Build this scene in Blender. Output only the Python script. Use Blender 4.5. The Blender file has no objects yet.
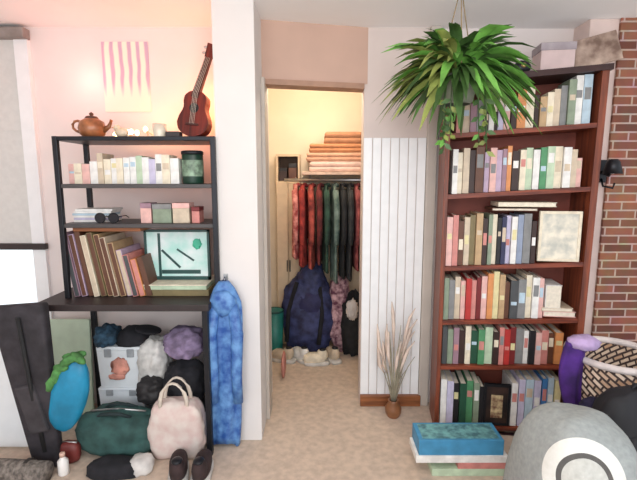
import bpy, bmesh, math, random
from mathutils import Vector, Matrix, Euler, noise
R = math.radians
rnd = random.Random(7)
scene = bpy.context.scene
col = scene.collection

# ------------------------------------------------------------------ camera, light, exposure
CAM_H, PITCH, F = 1.48, R(8), 430.0
cam_d = bpy.data.cameras.new('camera'); cam = bpy.data.objects.new('camera', cam_d); col.objects.link(cam)
cam_d.sensor_width = 36; cam_d.lens = F / 637 * 36; cam_d.clip_start = .02
cam.location = (0, 0, CAM_H); cam.rotation_euler = (R(90) - PITCH, 0, 0)
scene.camera = cam

world = bpy.data.worlds.new('daylight'); scene.world = world; world.use_nodes = True
bg = world.node_tree.nodes['Background']; bg.inputs[0].default_value = (.90, .95, 1.0, 1); bg.inputs[1].default_value = 1.0

def area(name, loc, rot, sx, sy, power, color):
    d = bpy.data.lights.new(name, 'AREA'); d.shape = 'RECTANGLE'; d.size = sx; d.size_y = sy
    d.energy = power; d.color = color
    o = bpy.data.objects.new(name, d); col.objects.link(o); o.location = loc; o.rotation_euler = rot
    return o
def point(name, loc, power, color, r=.05):
    d = bpy.data.lights.new(name, 'POINT'); d.energy = power; d.color = color; d.shadow_soft_size = r
    o = bpy.data.objects.new(name, d); col.objects.link(o); o.location = loc
    return o
area('daylight_window_behind', (-.3, -1.6, 1.75), (R(83), 0, 0), 2.6, 1.7, 54, (.95, .97, 1.0))
point('ceiling_fill_light', (.2, .7, 1.98), 20, (1.0, .95, .9), .16)  # added fill light out of view, brightens the ceiling
point('closet_bulb', (-.02, 3.15, 2.2), 12, (1.0, .84, .62), .06)

vs = scene.view_settings
vs.view_transform = 'Standard'; vs.look = 'None'; vs.gamma = 1; vs.use_curve_mapping = False
vs.exposure = 0.2

# ------------------------------------------------------------------ helpers
FW = Vector((0, math.cos(PITCH), -math.sin(PITCH))); UP = Vector((0, math.sin(PITCH), math.cos(PITCH)))
def W(x, y, Y):
    """point seen at photo pixel (x, y) on the plane at distance Y"""
    d = FW + Vector((1, 0, 0)) * ((x - 318.5) / F) + UP * (-(y - 240) / F)
    return Vector((0, 0, CAM_H)) + d * (Y / d.y)
def Wf(x, y, z=0):
    d = FW + Vector((1, 0, 0)) * ((x - 318.5) / F) + UP * (-(y - 240) / F)
    return Vector((0, 0, CAM_H)) + d * ((z - CAM_H) / d.z)

def lin(c):
    return tuple((v / 12.92 if v <= .04045 else ((v + .055) / 1.055) ** 2.4) for v in c)
def rgb(r, g, b): return lin((r / 255, g / 255, b / 255)) + (1,)
_m = {}
def mat(name, c, rough=.6, metal=0, var=.12, scale=14, bump=0, bscale=60, emit=0, c2=None):
    if name in _m: return _m[name]
    m = bpy.data.materials.new(name); m.use_nodes = True; nt = m.node_tree; n = nt.nodes; l = nt.links
    p = n['Principled BSDF']; p.inputs['Roughness'].default_value = rough; p.inputs['Metallic'].default_value = metal
    c = rgb(*c); d = rgb(*c2) if c2 else tuple(min(1, v * (1 - 2.2 * var)) for v in c[:3]) + (1,)
    tc = n.new('ShaderNodeTexCoord'); nz = n.new('ShaderNodeTexNoise'); nz.inputs['Scale'].default_value = scale
    nz.inputs['Detail'].default_value = 4
    l.new(tc.outputs['Object'], nz.inputs['Vector'])
    cr = n.new('ShaderNodeValToRGB'); cr.color_ramp.elements[0].position = .35; cr.color_ramp.elements[1].position = .65
    cr.color_ramp.elements[0].color = d; cr.color_ramp.elements[1].color = c
    l.new(nz.outputs['Fac'], cr.inputs[0]); l.new(cr.outputs[0], p.inputs['Base Color'])
    if bump:
        b = n.new('ShaderNodeBump'); b.inputs['Strength'].default_value = bump
        nb = n.new('ShaderNodeTexNoise'); nb.inputs['Scale'].default_value = bscale
        l.new(tc.outputs['Object'], nb.inputs['Vector']); l.new(nb.outputs['Fac'], b.inputs['Height']); l.new(b.outputs[0], p.inputs['Normal'])
    if emit:
        p.inputs['Emission Color'].default_value = c; p.inputs['Emission Strength'].default_value = emit
    _m[name] = m
    return m
def wood(name, c, c2, axis=0, rough=.45, scale=3):
    if name in _m: return _m[name]
    m = mat(name, c, rough); nt = m.node_tree; n = nt.nodes; l = nt.links
    tc = next(x for x in n if x.type == 'TEX_COORD'); nz = next(x for x in n if x.type == 'TEX_NOISE')
    mp = n.new('ShaderNodeMapping'); s = [14, 14, 14]; s[axis] = 1.2; mp.inputs['Scale'].default_value = s
    l.new(tc.outputs['Object'], mp.inputs[0]); l.new(mp.outputs[0], nz.inputs['Vector']); nz.inputs['Scale'].default_value = scale
    cr = next(x for x in n if x.type == 'VALTORGB'); cr.color_ramp.elements[0].color = rgb(*c2)
    return m

class MB:
    def __init__(s): s.bm = bmesh.new(); s.mi = 0
    def _mark(s, verts):
        for f in {f for v in verts for f in v.link_faces}: f.material_index = s.mi
    def box(s, a, b, bev=0):
        a = Vector(a); b = Vector(b)
        r = bmesh.ops.create_cube(s.bm, size=1, matrix=Matrix.Translation((a + b) / 2) @ Matrix.Diagonal(tuple(abs(v) for v in (b - a)) + (1,)))
        vv = r['verts']; s._mark(vv)
        if bev:
            ee = list({e for v in vv for e in v.link_edges})
            bmesh.ops.bevel(s.bm, geom=ee, offset=bev, segments=2, affect='EDGES', profile=.5)
        return s
    def obox(s, c, size, rot=(0, 0, 0), bev=0):
        M = Matrix.Translation(Vector(c)) @ Euler(rot).to_matrix().to_4x4() @ Matrix.Diagonal(tuple(size) + (1,))
        r = bmesh.ops.create_cube(s.bm, size=1, matrix=M); vv = r['verts']; s._mark(vv)
        if bev:
            ee = list({e for v in vv for e in v.link_edges})
            bmesh.ops.bevel(s.bm, geom=ee, offset=bev, segments=2, affect='EDGES', profile=.5)
        return s
    def hexa(s, p):      # 8 corners: bottom 4 (ccw), top 4
        v = [s.bm.verts.new(q) for q in p]
        for f in ((3, 2, 1, 0), (4, 5, 6, 7), (0, 1, 5, 4), (1, 2, 6, 5), (2, 3, 7, 6), (3, 0, 4, 7)):
            s.bm.faces.new([v[i] for i in f]).material_index = s.mi
        return s
    def prism(s, pts, off):   # planar outline extruded by off
        off = Vector(off); a = [s.bm.verts.new(p) for p in pts]; b = [s.bm.verts.new(Vector(p) + off) for p in pts]
        fs = [s.bm.faces.new(a), s.bm.faces.new(b[::-1])]; n = len(a)
        for i in range(n): fs.append(s.bm.faces.new((a[i], b[i], b[(i + 1) % n], a[(i + 1) % n])))
        for f in fs: f.material_index = s.mi
        return s
    def tube(s, pts, r, n=8, flat=1.0):
        pts = [Vector(p) for p in pts]; rings = []
        rr = r if isinstance(r, (list, tuple)) else [r] * len(pts)
        for i, p in enumerate(pts):
            t = (pts[min(i + 1, len(pts) - 1)] - pts[max(i - 1, 0)]).normalized()
            ref = Vector((0, 0, 1)) if abs(t.z) < .9 else Vector((0, 1, 0))
            u = t.cross(ref).normalized(); w = t.cross(u)
            rings.append([s.bm.verts.new(p + u * math.cos(2 * math.pi * k / n) * rr[i] + w * math.sin(2 * math.pi * k / n) * rr[i] * flat) for k in range(n)])
        s._rings(rings); return s
    def _rings(s, rings, cap=True):
        n = len(rings[0]); fs = []
        for a, b in zip(rings, rings[1:]):
            for k in range(n): fs.append(s.bm.faces.new((a[k], a[(k + 1) % n], b[(k + 1) % n], b[k])))
        if cap: fs += [s.bm.faces.new(rings[0][::-1]), s.bm.faces.new(rings[-1])]
        for f in fs: f.material_index = s.mi; f.smooth = True
    def lathe(s, c, prof, n=24, cap=True):
        c = Vector(c)
        s._rings([[s.bm.verts.new(c + Vector((r * math.cos(2 * math.pi * k / n), r * math.sin(2 * math.pi * k / n), z))) for k in range(n)] for r, z in prof], cap)
        return s
    def lump(s, c, size, seed=0, amp=.12, freq=3, rot=(0, 0, 0), sub=4, power=2.0, floor=None):
        """soft body; power > 2 makes it boxier; everything below floor is pressed flat"""
        c = Vector(c); M = Euler(rot).to_matrix(); so = Vector((seed * 3.1, seed * 1.7, seed * .9))
        r = bmesh.ops.create_icosphere(s.bm, subdivisions=sub, radius=1)
        for v in r['verts']:
            d = v.co.normalized()
            k = (abs(d.x) ** power + abs(d.y) ** power + abs(d.z) ** power) ** (-1 / power)
            k *= 1 + amp * (noise.noise(d * freq + so) + .5 * noise.noise(d * freq * 2.3 + so))
            v.co = c + M @ Vector((d.x * size[0] * k, d.y * size[1] * k, d.z * size[2] * k))
            if floor is not None and v.co.z < floor: v.co.z = floor
        s._mark(r['verts'])
        for f in {f for v in r['verts'] for f in v.link_faces}: f.smooth = True
        return s
    def strip(s, pts, widths, side, cup=0):   # leaf blade
        rows = []
        for p, w in zip(pts, widths):
            p = Vector(p); rows.append([s.bm.verts.new(p - side * w), s.bm.verts.new(p + Vector((0, 0, -cup * w))), s.bm.verts.new(p + side * w)])
        for a, b in zip(rows, rows[1:]):
            for k in (0, 1):
                f = s.bm.faces.new((a[k], a[k + 1], b[k + 1], b[k])); f.material_index = s.mi; f.smooth = True
        return s

def tag(o, label=None, cat=None, group=None, kind=None):
    if label: o['label'] = label
    if cat: o['category'] = cat
    if group: o['group'] = group
    if kind: o['kind'] = kind
    return o
def obj(name, mb, m, parent=None, base=True):
    bm = mb.bm
    bmesh.ops.recalc_face_normals(bm, faces=bm.faces[:])
    me = bpy.data.meshes.new(name); o = bpy.data.objects.new(name, me)
    if parent is None and base and bm.verts:
        xs = [v.co for v in bm.verts]
        b = Vector(((min(v.x for v in xs) + max(v.x for v in xs)) / 2, (min(v.y for v in xs) + max(v.y for v in xs)) / 2, min(v.z for v in xs)))
        for v in bm.verts: v.co -= b
        o.location = b
    bm.to_mesh(me); bm.free()
    for k in (m if isinstance(m, (list, tuple)) else [m]): me.materials.append(k)
    col.objects.link(o)
    if parent: o.parent = parent
    return o
def top(name, mb, m, label, cat, group=None): return tag(obj(name, mb, m), label, cat, group)
def thing(name, loc, label, cat, group=None, rz=0, rot=None):
    o = bpy.data.objects.new(name, None); col.objects.link(o); o.location = loc
    o.rotation_euler = rot or (0, 0, rz); o.empty_display_size = .05
    return tag(o, label, cat, group)
def struct(name, mb, m): return tag(obj(name, mb, m), kind='structure')
def child(o, name, mb, m, label=None):
    """mesh built in world coordinates, attached to a top-level mesh or unrotated thing"""
    for v in mb.bm.verts: v.co -= o.location
    c = obj(name, mb, m, o)
    if label: c['label'] = label
    return c

# ------------------------------------------------------------------ materials
WALL = mat('wall_paint', (232, 221, 217), .8, var=.02, scale=4, bump=.05, bscale=90)
TANWALL = mat('lintel_tan', (205, 172, 155), .8, var=.04, scale=4)
CREAM = mat('cream_closet_paint', (236, 222, 200), .8, var=.03, scale=4)
CEIL = mat('ceiling_paint', (252, 251, 250), .9, var=.01, scale=4)
FLOOR = mat('tan_carpet', (208, 188, 170), .95, var=.09, scale=26, bump=.4, bscale=220)
WHITE = mat('white_gloss_paint', (240, 241, 242), .4, var=.02)
GREYTRIM = mat('greige_trim', (196, 186, 176), .55, var=.05, scale=6)
BLACK = mat('black_metal', (40, 41, 46), .4, .5, var=.08)
DARK = mat('dark_desk_wood', (52, 42, 42), .5, var=.15, scale=8)
MAHOG = wood('mahogany', (142, 72, 46), (92, 44, 30), axis=2)
MAHOGH = wood('mahogany_boards', (146, 70, 44), (92, 40, 28), axis=0)
BROWN = wood('oak_brown', (158, 98, 58), (112, 64, 36), axis=0)
PAPER = mat('page_edges', (236, 226, 208), .9, var=.06, scale=60)
CHROME = mat('brushed_steel', (190, 190, 190), .3, .9, var=.04)

# ------------------------------------------------------------------ setting
CEILZ, YB = 2.37, 2.69
struct('floor', MB().box((-2.9, -2.0, -.05), (2.9, 4.1, 0)), FLOOR)
struct('ceiling', MB().box((-2.9, -.2, CEILZ), (2.9, 4.1, CEILZ + .05)), CEIL)
XP0, XP1, YP = -.535, Wf(262, 440).x, Wf(262, 440).y     # partition beside the doorway
# back wall behind the shelf, with a window opening on its left
wx0, wx1 = -2.75, W(36, 200, YB).x
wz0, wz1 = .35, W(10, 33, YB).z
bw = MB()
bw.box((wx1, YB, 0), (XP1 - .1, YB + .12, CEILZ)); bw.box((-2.9, YB, 0), (wx0, YB + .12, CEILZ))
bw.box((wx0, YB, wz1), (wx1, YB + .12, CEILZ)); bw.box((wx0, YB, 0), (wx1, YB + .12, wz0))
struct('wall_back', bw, WALL)
struct('wall_left', MB().box((-2.95, -2, 0), (-2.9, YB + .1, CEILZ)), WALL)
# window: frame, glass, blind with hem bar
wf = MB()
wf.box((wx0 - .04, YB - .03, wz0 - .04), (wx0 + .04, YB + .02, wz1)); wf.box((wx1 - .03, YB - .03, wz0 - .04), (wx1 + .05, YB + .02, wz1))
wf.box((wx0 - .06, YB - .06, wz0 - .08), (wx1 + .07, YB + .04, wz0 - .03))
zr = W(20, 130, YB).z
w1 = struct('window_1', wf, WHITE)
gl = mat('frosted_daylight_glass', (225, 235, 240), .5, var=.02, emit=.75)
child(w1, 'pane', MB().box((wx0, YB + .06, wz0), (wx1, YB + .07, wz1)), gl)
bl = MB(); zb = W(10, 246, YB - .035).z
bl.box((wx0 + .03, YB - .022, zb), (wx1 + .015, YB - .014, wz1 - .03))
for z in (zr,): bl.box((wx0 + .03, YB - .026, z - .006), (wx1 + .015, YB - .021, z + .006))
sh = child(w1, 'roller_blind', bl, mat('pale_grey_blind', (214, 212, 208), .8, var=.03, scale=30))
def sub(par, name, mb, m):
    off = par.location + (par.parent.location if par.parent else Vector())
    for v in mb.bm.verts: v.co -= off
    return obj(name, mb, m, par)
sub(sh, 'hem_bar', MB().box((wx0 + .02, YB - .05, zb - .022), (wx1 + .06, YB - .012, zb + .016), .004), DARK)
sub(sh, 'cassette', MB().box((wx0, YB - .07, wz1 - .045), (W(24, 33, YB - .06).x, YB - .006, wz1 + .015), .006), mat('taupe_cassette', (150, 140, 134), .5))

struct('wall_partition', MB().box((XP0, YP, 0), (XP1, 2.86, CEILZ)), mat('white_partition_paint', (226, 221, 218), .8, var=.02, scale=4))
# lintel wall over the doorway, toned darker tan than the back wall, left end nearer
hz = W(258, 80, 2.58).z
XR = W(362, 240, YB).x
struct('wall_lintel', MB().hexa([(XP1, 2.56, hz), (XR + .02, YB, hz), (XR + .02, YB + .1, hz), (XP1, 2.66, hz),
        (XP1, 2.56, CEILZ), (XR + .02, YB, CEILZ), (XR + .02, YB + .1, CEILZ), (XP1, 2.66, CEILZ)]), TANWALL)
struct('trim_1', MB().box((XP1, 2.5, 0), (XP1 + .022, 2.64, hz), .004), GREYTRIM)
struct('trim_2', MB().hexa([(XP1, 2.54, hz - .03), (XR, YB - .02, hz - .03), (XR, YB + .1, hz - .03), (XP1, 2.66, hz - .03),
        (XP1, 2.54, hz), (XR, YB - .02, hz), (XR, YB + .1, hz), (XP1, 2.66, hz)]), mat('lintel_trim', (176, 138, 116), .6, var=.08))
# pier right of the doorway: tongue-and-groove boards
XQ = W(423, 240, YB).x
struct('wall_pier', MB().box((XR, YB, 0), (XQ, YB + .14, CEILZ)), mat('pale_mauve_paint', (218, 204, 198), .8, var=.03, scale=4))
pb = MB(); nb = 7; s = (XQ - XR) / nb
pz = W(390, 138, YB).z
for k in range(nb): pb.box((XR + k * s + .0025, YB - .012, .0), (XR + (k + 1) * s - .0025, YB + .002, pz), .002)
struct('trim_3', pb, WHITE)
struct('trim_4', MB().box((XQ, YB - .03, 0), (W(434, 240, YB - .03).x, YB + .1, CEILZ), .004), GREYTRIM)
struct('baseboard_pier', MB().box((XR, YB - .04, .0), (XQ + .01, YB - .012, .075), .004), BROWN)
# wall behind the bookcase
struct('wall_right_back', MB().box((XQ - .02, YB + .02, 0), (2.9, YB + .14, CEILZ)), WALL)
# closet
struct('wall_closet_back', MB().box((-.82, 3.86, 0), (1.2, 3.95, CEILZ)), CREAM)
struct('wall_closet_right', MB().box((1.1, YB + .14, 0), (1.2, 3.86, CEILZ)), CREAM)
struct('wall_closet_left', MB().box((-.82, 2.86, 0), (-.72, 3.86, CEILZ)), CREAM)

# brick wall at the right
def brick_mat():
    m = bpy.data.materials.new('red_brown_brick'); m.use_nodes = True; n = m.node_tree.nodes; l = m.node_tree.links
    p = n['Principled BSDF']; p.inputs['Roughness'].default_value = .85
    tc = n.new('ShaderNodeTexCoord'); sx = n.new('ShaderNodeSeparateXYZ'); cb = n.new('ShaderNodeCombineXYZ')
    l.new(tc.outputs['Object'], sx.inputs[0])
    ad = n.new('ShaderNodeMath'); ad.operation = 'ADD'; l.new(sx.outputs[0], ad.inputs[0]); l.new(sx.outputs[1], ad.inputs[1])
    l.new(ad.outputs[0], cb.inputs[0]); l.new(sx.outputs[2], cb.inputs[1])
    b = n.new('ShaderNodeTexBrick'); l.new(cb.outputs[0], b.inputs['Vector'])
    b.inputs['Color1'].default_value = rgb(150, 96, 74); b.inputs['Color2'].default_value = rgb(92, 54, 46); b.inputs['Mortar'].default_value = rgb(186, 160, 148)
    b.inputs['Scale'].default_value = 1; b.inputs['Brick Width'].default_value = .17; b.inputs['Row Height'].default_value = .05
    b.inputs['Mortar Size'].default_value = .006; b.inputs['Mortar Smooth'].default_value = .3; b.inputs['Bias'].default_value = -.1
    nz = n.new('ShaderNodeTexNoise'); nz.inputs['Scale'].default_value = 12; l.new(tc.outputs['Object'], nz.inputs['Vector'])
    mx = n.new('ShaderNodeMix'); mx.data_type = 'RGBA'; mx.blend_type = 'OVERLAY'; mx.inputs[0].default_value = .35
    l.new(b.outputs['Color'], mx.inputs[6]); l.new(nz.outputs['Color'], mx.inputs[7]); l.new(mx.outputs[2], p.inputs['Base Color'])
    bp = n.new('ShaderNodeBump'); bp.inputs['Strength'].default_value = .6; bp.inputs['Distance'].default_value = .01; bp.invert = True
    l.new(b.outputs['Fac'], bp.inputs['Height']); l.new(bp.outputs[0], p.inputs['Normal'])
    return m
BRK = brick_mat()
bx = 1.685
struct('wall_right', MB().box((bx, 2.535, 0), (2.9, YB + .02, CEILZ)), BRK)
struct('trim_5', MB().box((bx - .165, 2.55, 0), (bx, YB + .02, CEILZ), .005), mat('pinkish_plaster', (226, 204, 196), .8, var=.06, scale=9))

# ------------------------------------------------------------------ desk and shelf unit on the left
YD = Wf(200, 457).y
dx0, dx1 = W(44, 380, YD).x, W(209, 380, YD).x
dz = W(120, 305, YD).z
desk = thing('desk', (dx0, YD, 0), 'black metal framed desk carrying the tall shelf unit, heaped bags beneath', 'desk')
dw, dd = dx1 - dx0, YB - .03 - YD
obj('desktop', MB().box((-.03, 0, dz - .035), (dw + .012, dd, dz), .004), DARK, desk)
for x in (0, dw - .028):
    for y in (.01, dd - .04): obj('leg', MB().box((x, y, 0), (x + .03, y + .03, dz - .035), .003), BLACK, desk)
obj('crossbar', MB().box((.03, dd - .035, .18), (dw - .03, dd - .015, .2)), BLACK, desk)
obj('crossbar', MB().box((.03, dd - .035, dz - .1), (dw - .03, dd - .015, dz - .07)), BLACK, desk)

YH = 2.25
hx0, hx1 = W(57, 180, YH).x - .012, W(216, 180, YH).x
hzt = W(120, 136, YH).z
hw, hd, hh = hx1 - hx0, .32, hzt - dz
hut = thing('shelf_unit', (hx0, YH, dz), 'open black metal shelf unit standing on the desk, ukulele on top', 'shelf')
for x in (0, hw - .026):
    for y in (0, hd - .026): obj('post', MB().box((x, y, 0), (x + .026, y + .026, hh), .003), BLACK, hut)
bz = [W(130, yy, YH).z - dz for yy in (184, 224)]
for z in [hh] + bz:
    obj('shelf_board', MB().box((.01, .006, z - .022), (hw - .01, hd - .004, z - .0), .003), mat('charcoal_board', (78, 74, 74), .5, var=.12, scale=9) if z < hh else BLACK, hut)
obj('side_brace', MB().tube([(hw - .013, .02, .05), (hw - .013, hd - .02, bz[0])], .006), BLACK, hut)

ztop, z1, z2 = hzt, dz + bz[0], dz + bz[1]
def px(x, Y, z): # world X for photo column x at distance Y, height z
    dep = Y * math.cos(PITCH) + (CAM_H - z) * math.sin(PITCH)
    return (x - 318.5) / F * dep

# ukulele on top of the shelf unit
uk = thing('ukulele', (px(193, 2.37, ztop), 2.37, ztop), 'small dark red ukulele standing upright on top of the shelf unit', 'ukulele', rot=(R(-8), R(6), R(-8)))
RED = wood('red_brown_lacquer', (124, 40, 28), (72, 20, 16), axis=2, rough=.3)
out = []
for k in range(48):
    t = 2 * math.pi * k / 48
    z = -.125 * math.cos(t); u = (z + .125) / .25
    w = .088 * math.sqrt(max(0, 1 - ((u - .33) / .34) ** 2)) if u < .33 else 0
    prof = [(0, 0), (.06, .05), (.16, .078), (.3, .088), (.45, .079), (.58, .062), (.66, .058), (.76, .064), (.88, .060), (.96, .038), (1, 0)]
    for (a, wa), (b, wb) in zip(prof, prof[1:]):
        if a <= u <= b + 1e-9: w = wa + (wb - wa) * (u - a) / (b - a); break
    out.append((w * (1 if math.sin(t) >= 0 else -1), -.03, z + .125))
ub = MB().prism(out, (0, .06, 0)); obj('body', ub, RED, uk)
ang = R(13)
def un(u, w, y, d): # along the neck
    return (math.sin(ang) * u + math.cos(ang) * w, y, .23 + math.cos(ang) * u - math.sin(ang) * w)
obj('neck', MB().hexa([un(-.02, -.02, -.034, 0), un(-.02, .02, -.034, 0), un(-.02, .02, -.008, 0), un(-.02, -.02, -.008, 0),
     un(.2, -.016, -.034, 0), un(.2, .016, -.034, 0), un(.2, .016, -.012, 0), un(.2, -.016, -.012, 0)]), mat('dark_rosewood', (74, 30, 24), .4), uk)
hs = obj('headstock', MB().hexa([un(.2, -.02, -.034, 0), un(.2, .02, -.034, 0), un(.2, .02, -.018, 0), un(.2, -.02, -.018, 0),
     un(.275, -.03, -.03, 0), un(.275, .03, -.03, 0), un(.275, .03, -.014, 0), un(.275, -.03, -.014, 0)]), RED, uk)
for u in (.22, .25):
    for w in (-.036, .036): obj('tuning_peg', MB().lump(un(u, w, -.024, 0), (.011, .006, .008), sub=2, amp=0), CHROME, hs)
sd = MB(); sd.prism([(.026 * math.cos(2 * math.pi * k / 20), -.0315, .155 + .026 * math.sin(2 * math.pi * k / 20)) for k in range(20)], (0, .002, 0)); obj('sound_hole', sd, BLACK, uk)
obj('bridge', MB().box((-.035, -.038, .062), (.035, -.03, .074), .002), mat('dark_rosewood', (74, 30, 24)), uk)
for k in range(4):
    w = -.012 + .008 * k
    obj('string', MB().tube([(w, -.039, .07), un(0, w, -.037, 0), un(.2, w, -.0365, 0)], .0009, 4), PAPER, uk)

# things on top of the shelf unit
def teapot():
    t = thing('teapot', (px(93, 2.36, ztop), 2.36, ztop), 'brown stoneware teapot at the left end on top of the shelf unit', 'teapot')
    M = mat('amber_brown_glaze', (178, 112, 72), .3, var=.25, scale=20)
    obj('body', MB().lathe((0, 0, 0), [(.045, 0), (.062, .02), (.07, .05), (.06, .085), (.035, .1), (.02, .104)]), M, t)
    obj('lid', MB().lathe((0, 0, .1), [(.036, 0), (.028, .012), (.008, .016), (.012, .026), (.004, .034)]), mat('dark_glaze', (90, 52, 36), .3), t)
    obj('spout', MB().tube([(.06, 0, .04), (.09, 0, .06), (.105, 0, .095)], [.016, .012, .008]), M, t)
    obj('handle', MB().tube([(-.056, 0, .082), (-.075, 0, .09), (-.093, 0, .086), (-.104, 0, .07), (-.102, 0, .052), (-.088, 0, .038), (-.066, 0, .03)], .007), M, t)
teapot()
GLOW = mat('warm_bulb', (255, 214, 150), .4, var=0, emit=9)
fl = thing('fairy_lights', (px(140, 2.46, ztop), 2.46, ztop), 'string of warm glowing fairy lights heaped on top of the shelf unit', 'lights')
cp = []
for k in range(40):
    t = k / 39; cp.append((-.16 + .36 * t, .04 * math.sin(k * 1.3), .012 + .035 * (.5 + .5 * math.sin(k * .9)) * math.sin(math.pi * t)))
obj('cord', MB().tube(cp, .003, 5), mat('pale_cord', (220, 200, 170), .6), fl)
for k in range(2, 40, 4): obj('bulb', MB().lump((cp[k][0], cp[k][1] - .01, cp[k][2] + .012), (.012, .012, .015), sub=2, amp=0), GLOW, fl)
point('fairy_light_glow', (px(158, 2.5, ztop), 2.52, ztop + .12), 1.0, (1.0, .42, .15), .05)
point('fairy_light_glow_end', (px(222, 2.5, ztop) - .09, 2.55, ztop + .22), 2.7, (1.0, .27, .10), .05)
point('fairy_light_glow_left', (px(84, 2.55, ztop), 2.56, ztop + .36), 1.3, (1.0, .22, .18), .05)
c = thing('candle_jar', (px(160, 2.33, ztop), 2.33, ztop), 'short cream candle in a clear jar beside the ukulele', 'candle')
obj('wax', MB().lathe((0, 0, 0.001), [(.03, 0), (.031, .045), (.03, .047)]), mat('cream_wax', (244, 226, 190), .5), c)
obj('jar', MB().lathe((0, 0, 0), [(.034, 0), (.036, .03), (.035, .07), (.032, .07), (.0325, .048)], cap=False), mat('jar_glass', (236, 226, 205), .15), c)
c = thing('figurine', (px(122, 2.33, ztop), 2.33, ztop), 'tiny pale ceramic bird figurine beside the teapot', 'ornament')
obj('body', MB().lump((0, 0, .026), (.036, .02, .026), 2, .05, floor=0, sub=3).lump((-.026, 0, .052), (.016, .014, .015), sub=3, amp=0), mat('pale_ceramic', (236, 214, 184), .3), c)
obj('beak', MB().tube([(-.038, 0, .052), (-.052, 0, .05)], [.005, .001], 6), mat('orange_beak', (210, 140, 70)), c)
top('dark_box', MB().box((px(166, 2.3, ztop), 2.29, ztop), (px(180, 2.3, ztop), 2.35, ztop + .028), .004), DARK, 'tiny dark box at the foot of the ukulele', 'box')

# poster behind, on the wall
pm = bpy.data.materials.new('striped_print'); pm.use_nodes = True
n = pm.node_tree.nodes; l = pm.node_tree.links; p = n['Principled BSDF']; p.inputs['Roughness'].default_value = .7
tc = n.new('ShaderNodeTexCoord'); wv = n.new('ShaderNodeTexWave'); wv.inputs['Scale'].default_value = 6; wv.inputs['Distortion'].default_value = 1.6; wv.inputs['Detail'].default_value = 1; wv.bands_direction = 'X'
l.new(tc.outputs['Object'], wv.inputs['Vector']); cr = n.new('ShaderNodeValToRGB')
cr.color_ramp.elements[0].color = rgb(244, 232, 214); cr.color_ramp.elements[1].color = rgb(196, 168, 190); cr.color_ramp.elements[0].position = .4; cr.color_ramp.elements[1].position = .8
sx = n.new('ShaderNodeSeparateXYZ'); l.new(tc.outputs['Object'], sx.inputs[0])
mr = n.new('ShaderNodeMapRange'); mr.inputs[1].default_value = .0; mr.inputs[2].default_value = .2; l.new(sx.outputs[2], mr.inputs[0])
mu = n.new('ShaderNodeMath'); mu.operation = 'MULTIPLY'; l.new(wv.outputs['Fac'], mu.inputs[0]); l.new(mr.outputs[0], mu.inputs[1]); l.new(mu.outputs[0], cr.inputs[0]); l.new(cr.outputs[0], p.inputs['Base Color'])
a, b = W(106, 112, YB), W(148, 42, YB)
top('poster', MB().box((a.x, YB - .006, a.z), (b.x, YB - .001, b.z)), pm, 'pale poster with mauve vertical stripes on the wall above the shelf unit', 'poster')

# --- contents of the shelf unit
ORD = ['first', 'second', 'third', 'fourth', 'fifth', 'sixth', 'seventh', 'eighth', 'ninth', 'tenth', 'eleventh', 'twelfth', 'thirteenth', 'fourteenth', 'fifteenth', 'sixteenth', 'seventeenth', 'eighteenth', 'nineteenth', 'twentieth']
COL = {'cream': (240, 228, 204), 'white': (242, 240, 236), 'pink': (236, 188, 180), 'rose': (214, 140, 132), 'red': (188, 52, 48), 'dark red': (122, 36, 38), 'orange': (226, 150, 92),
       'tan': (196, 164, 124), 'brown': (104, 66, 48), 'dark brown': (58, 38, 34), 'black': (34, 32, 36), 'grey': (138, 138, 138), 'dark grey': (78, 80, 82), 'navy': (48, 50, 84), 'lavender': (206, 200, 226),
       'grey blue': (148, 160, 184), 'pale blue': (190, 212, 226), 'blue': (70, 130, 190), 'green': (86, 150, 104), 'dark green': (38, 84, 62), 'pale green': (196, 216, 186), 'sage': (142, 156, 134),
       'olive': (132, 118, 82), 'mauve': (162, 128, 142), 'lilac': (196, 172, 196), 'yellow': (232, 220, 168), 'teal': (60, 140, 140), 'beige': (214, 196, 172)}
def cm(nm): return mat('cover_' + nm.replace(' ', '_'), COL[nm], .5, var=.1, scale=22)
ACC = ['cream', 'white', 'beige', 'yellow', 'pale blue', 'rose', 'grey']
def book(parent_xf, w, d, h, colour, label, group, name='book', lean=0, stripe=True, face=False):
    """stands with its spine to local -y, lower left front corner at the origin of parent_xf"""
    o = bpy.data.objects.new(name, None)
    t = min(.003, w * .15)
    mb = MB()
    mb.box((0, 0, 0), (t, d, h)); mb.box((w - t, 0, 0), (w, d, h)); mb.box((t, 0, 0), (w - t, t, h))
    bm = mb.bm; bmesh.ops.remove_doubles(bm, verts=bm.verts[:], dist=1e-6)
    me_o = obj(name, mb, cm(colour), base=False)
    bpy.data.objects.remove(o)
    me_o.matrix_world = parent_xf @ Matrix.Rotation(lean, 4, 'Y')
    tag(me_o, label, 'book', group)
    obj('page_block', MB().box((t, t, .003), (w - t, d - .005, h - .004)), PAPER, me_o)
    if stripe and w > .011 and rnd.random() < .6:
        ac = rnd.choice([a for a in ACC if a != colour]); hb = h * rnd.uniform(.08, .3); zb = h * rnd.uniform(.35, .65)
        lo = obj('spine_label', MB().box((w * .12, -.0008, zb), (w * .88, .0004, min(zb + hb, h * .95))), cm(ac), me_o)
        lo['label'] = ac + ' title panel on the spine'
    return me_o

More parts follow.
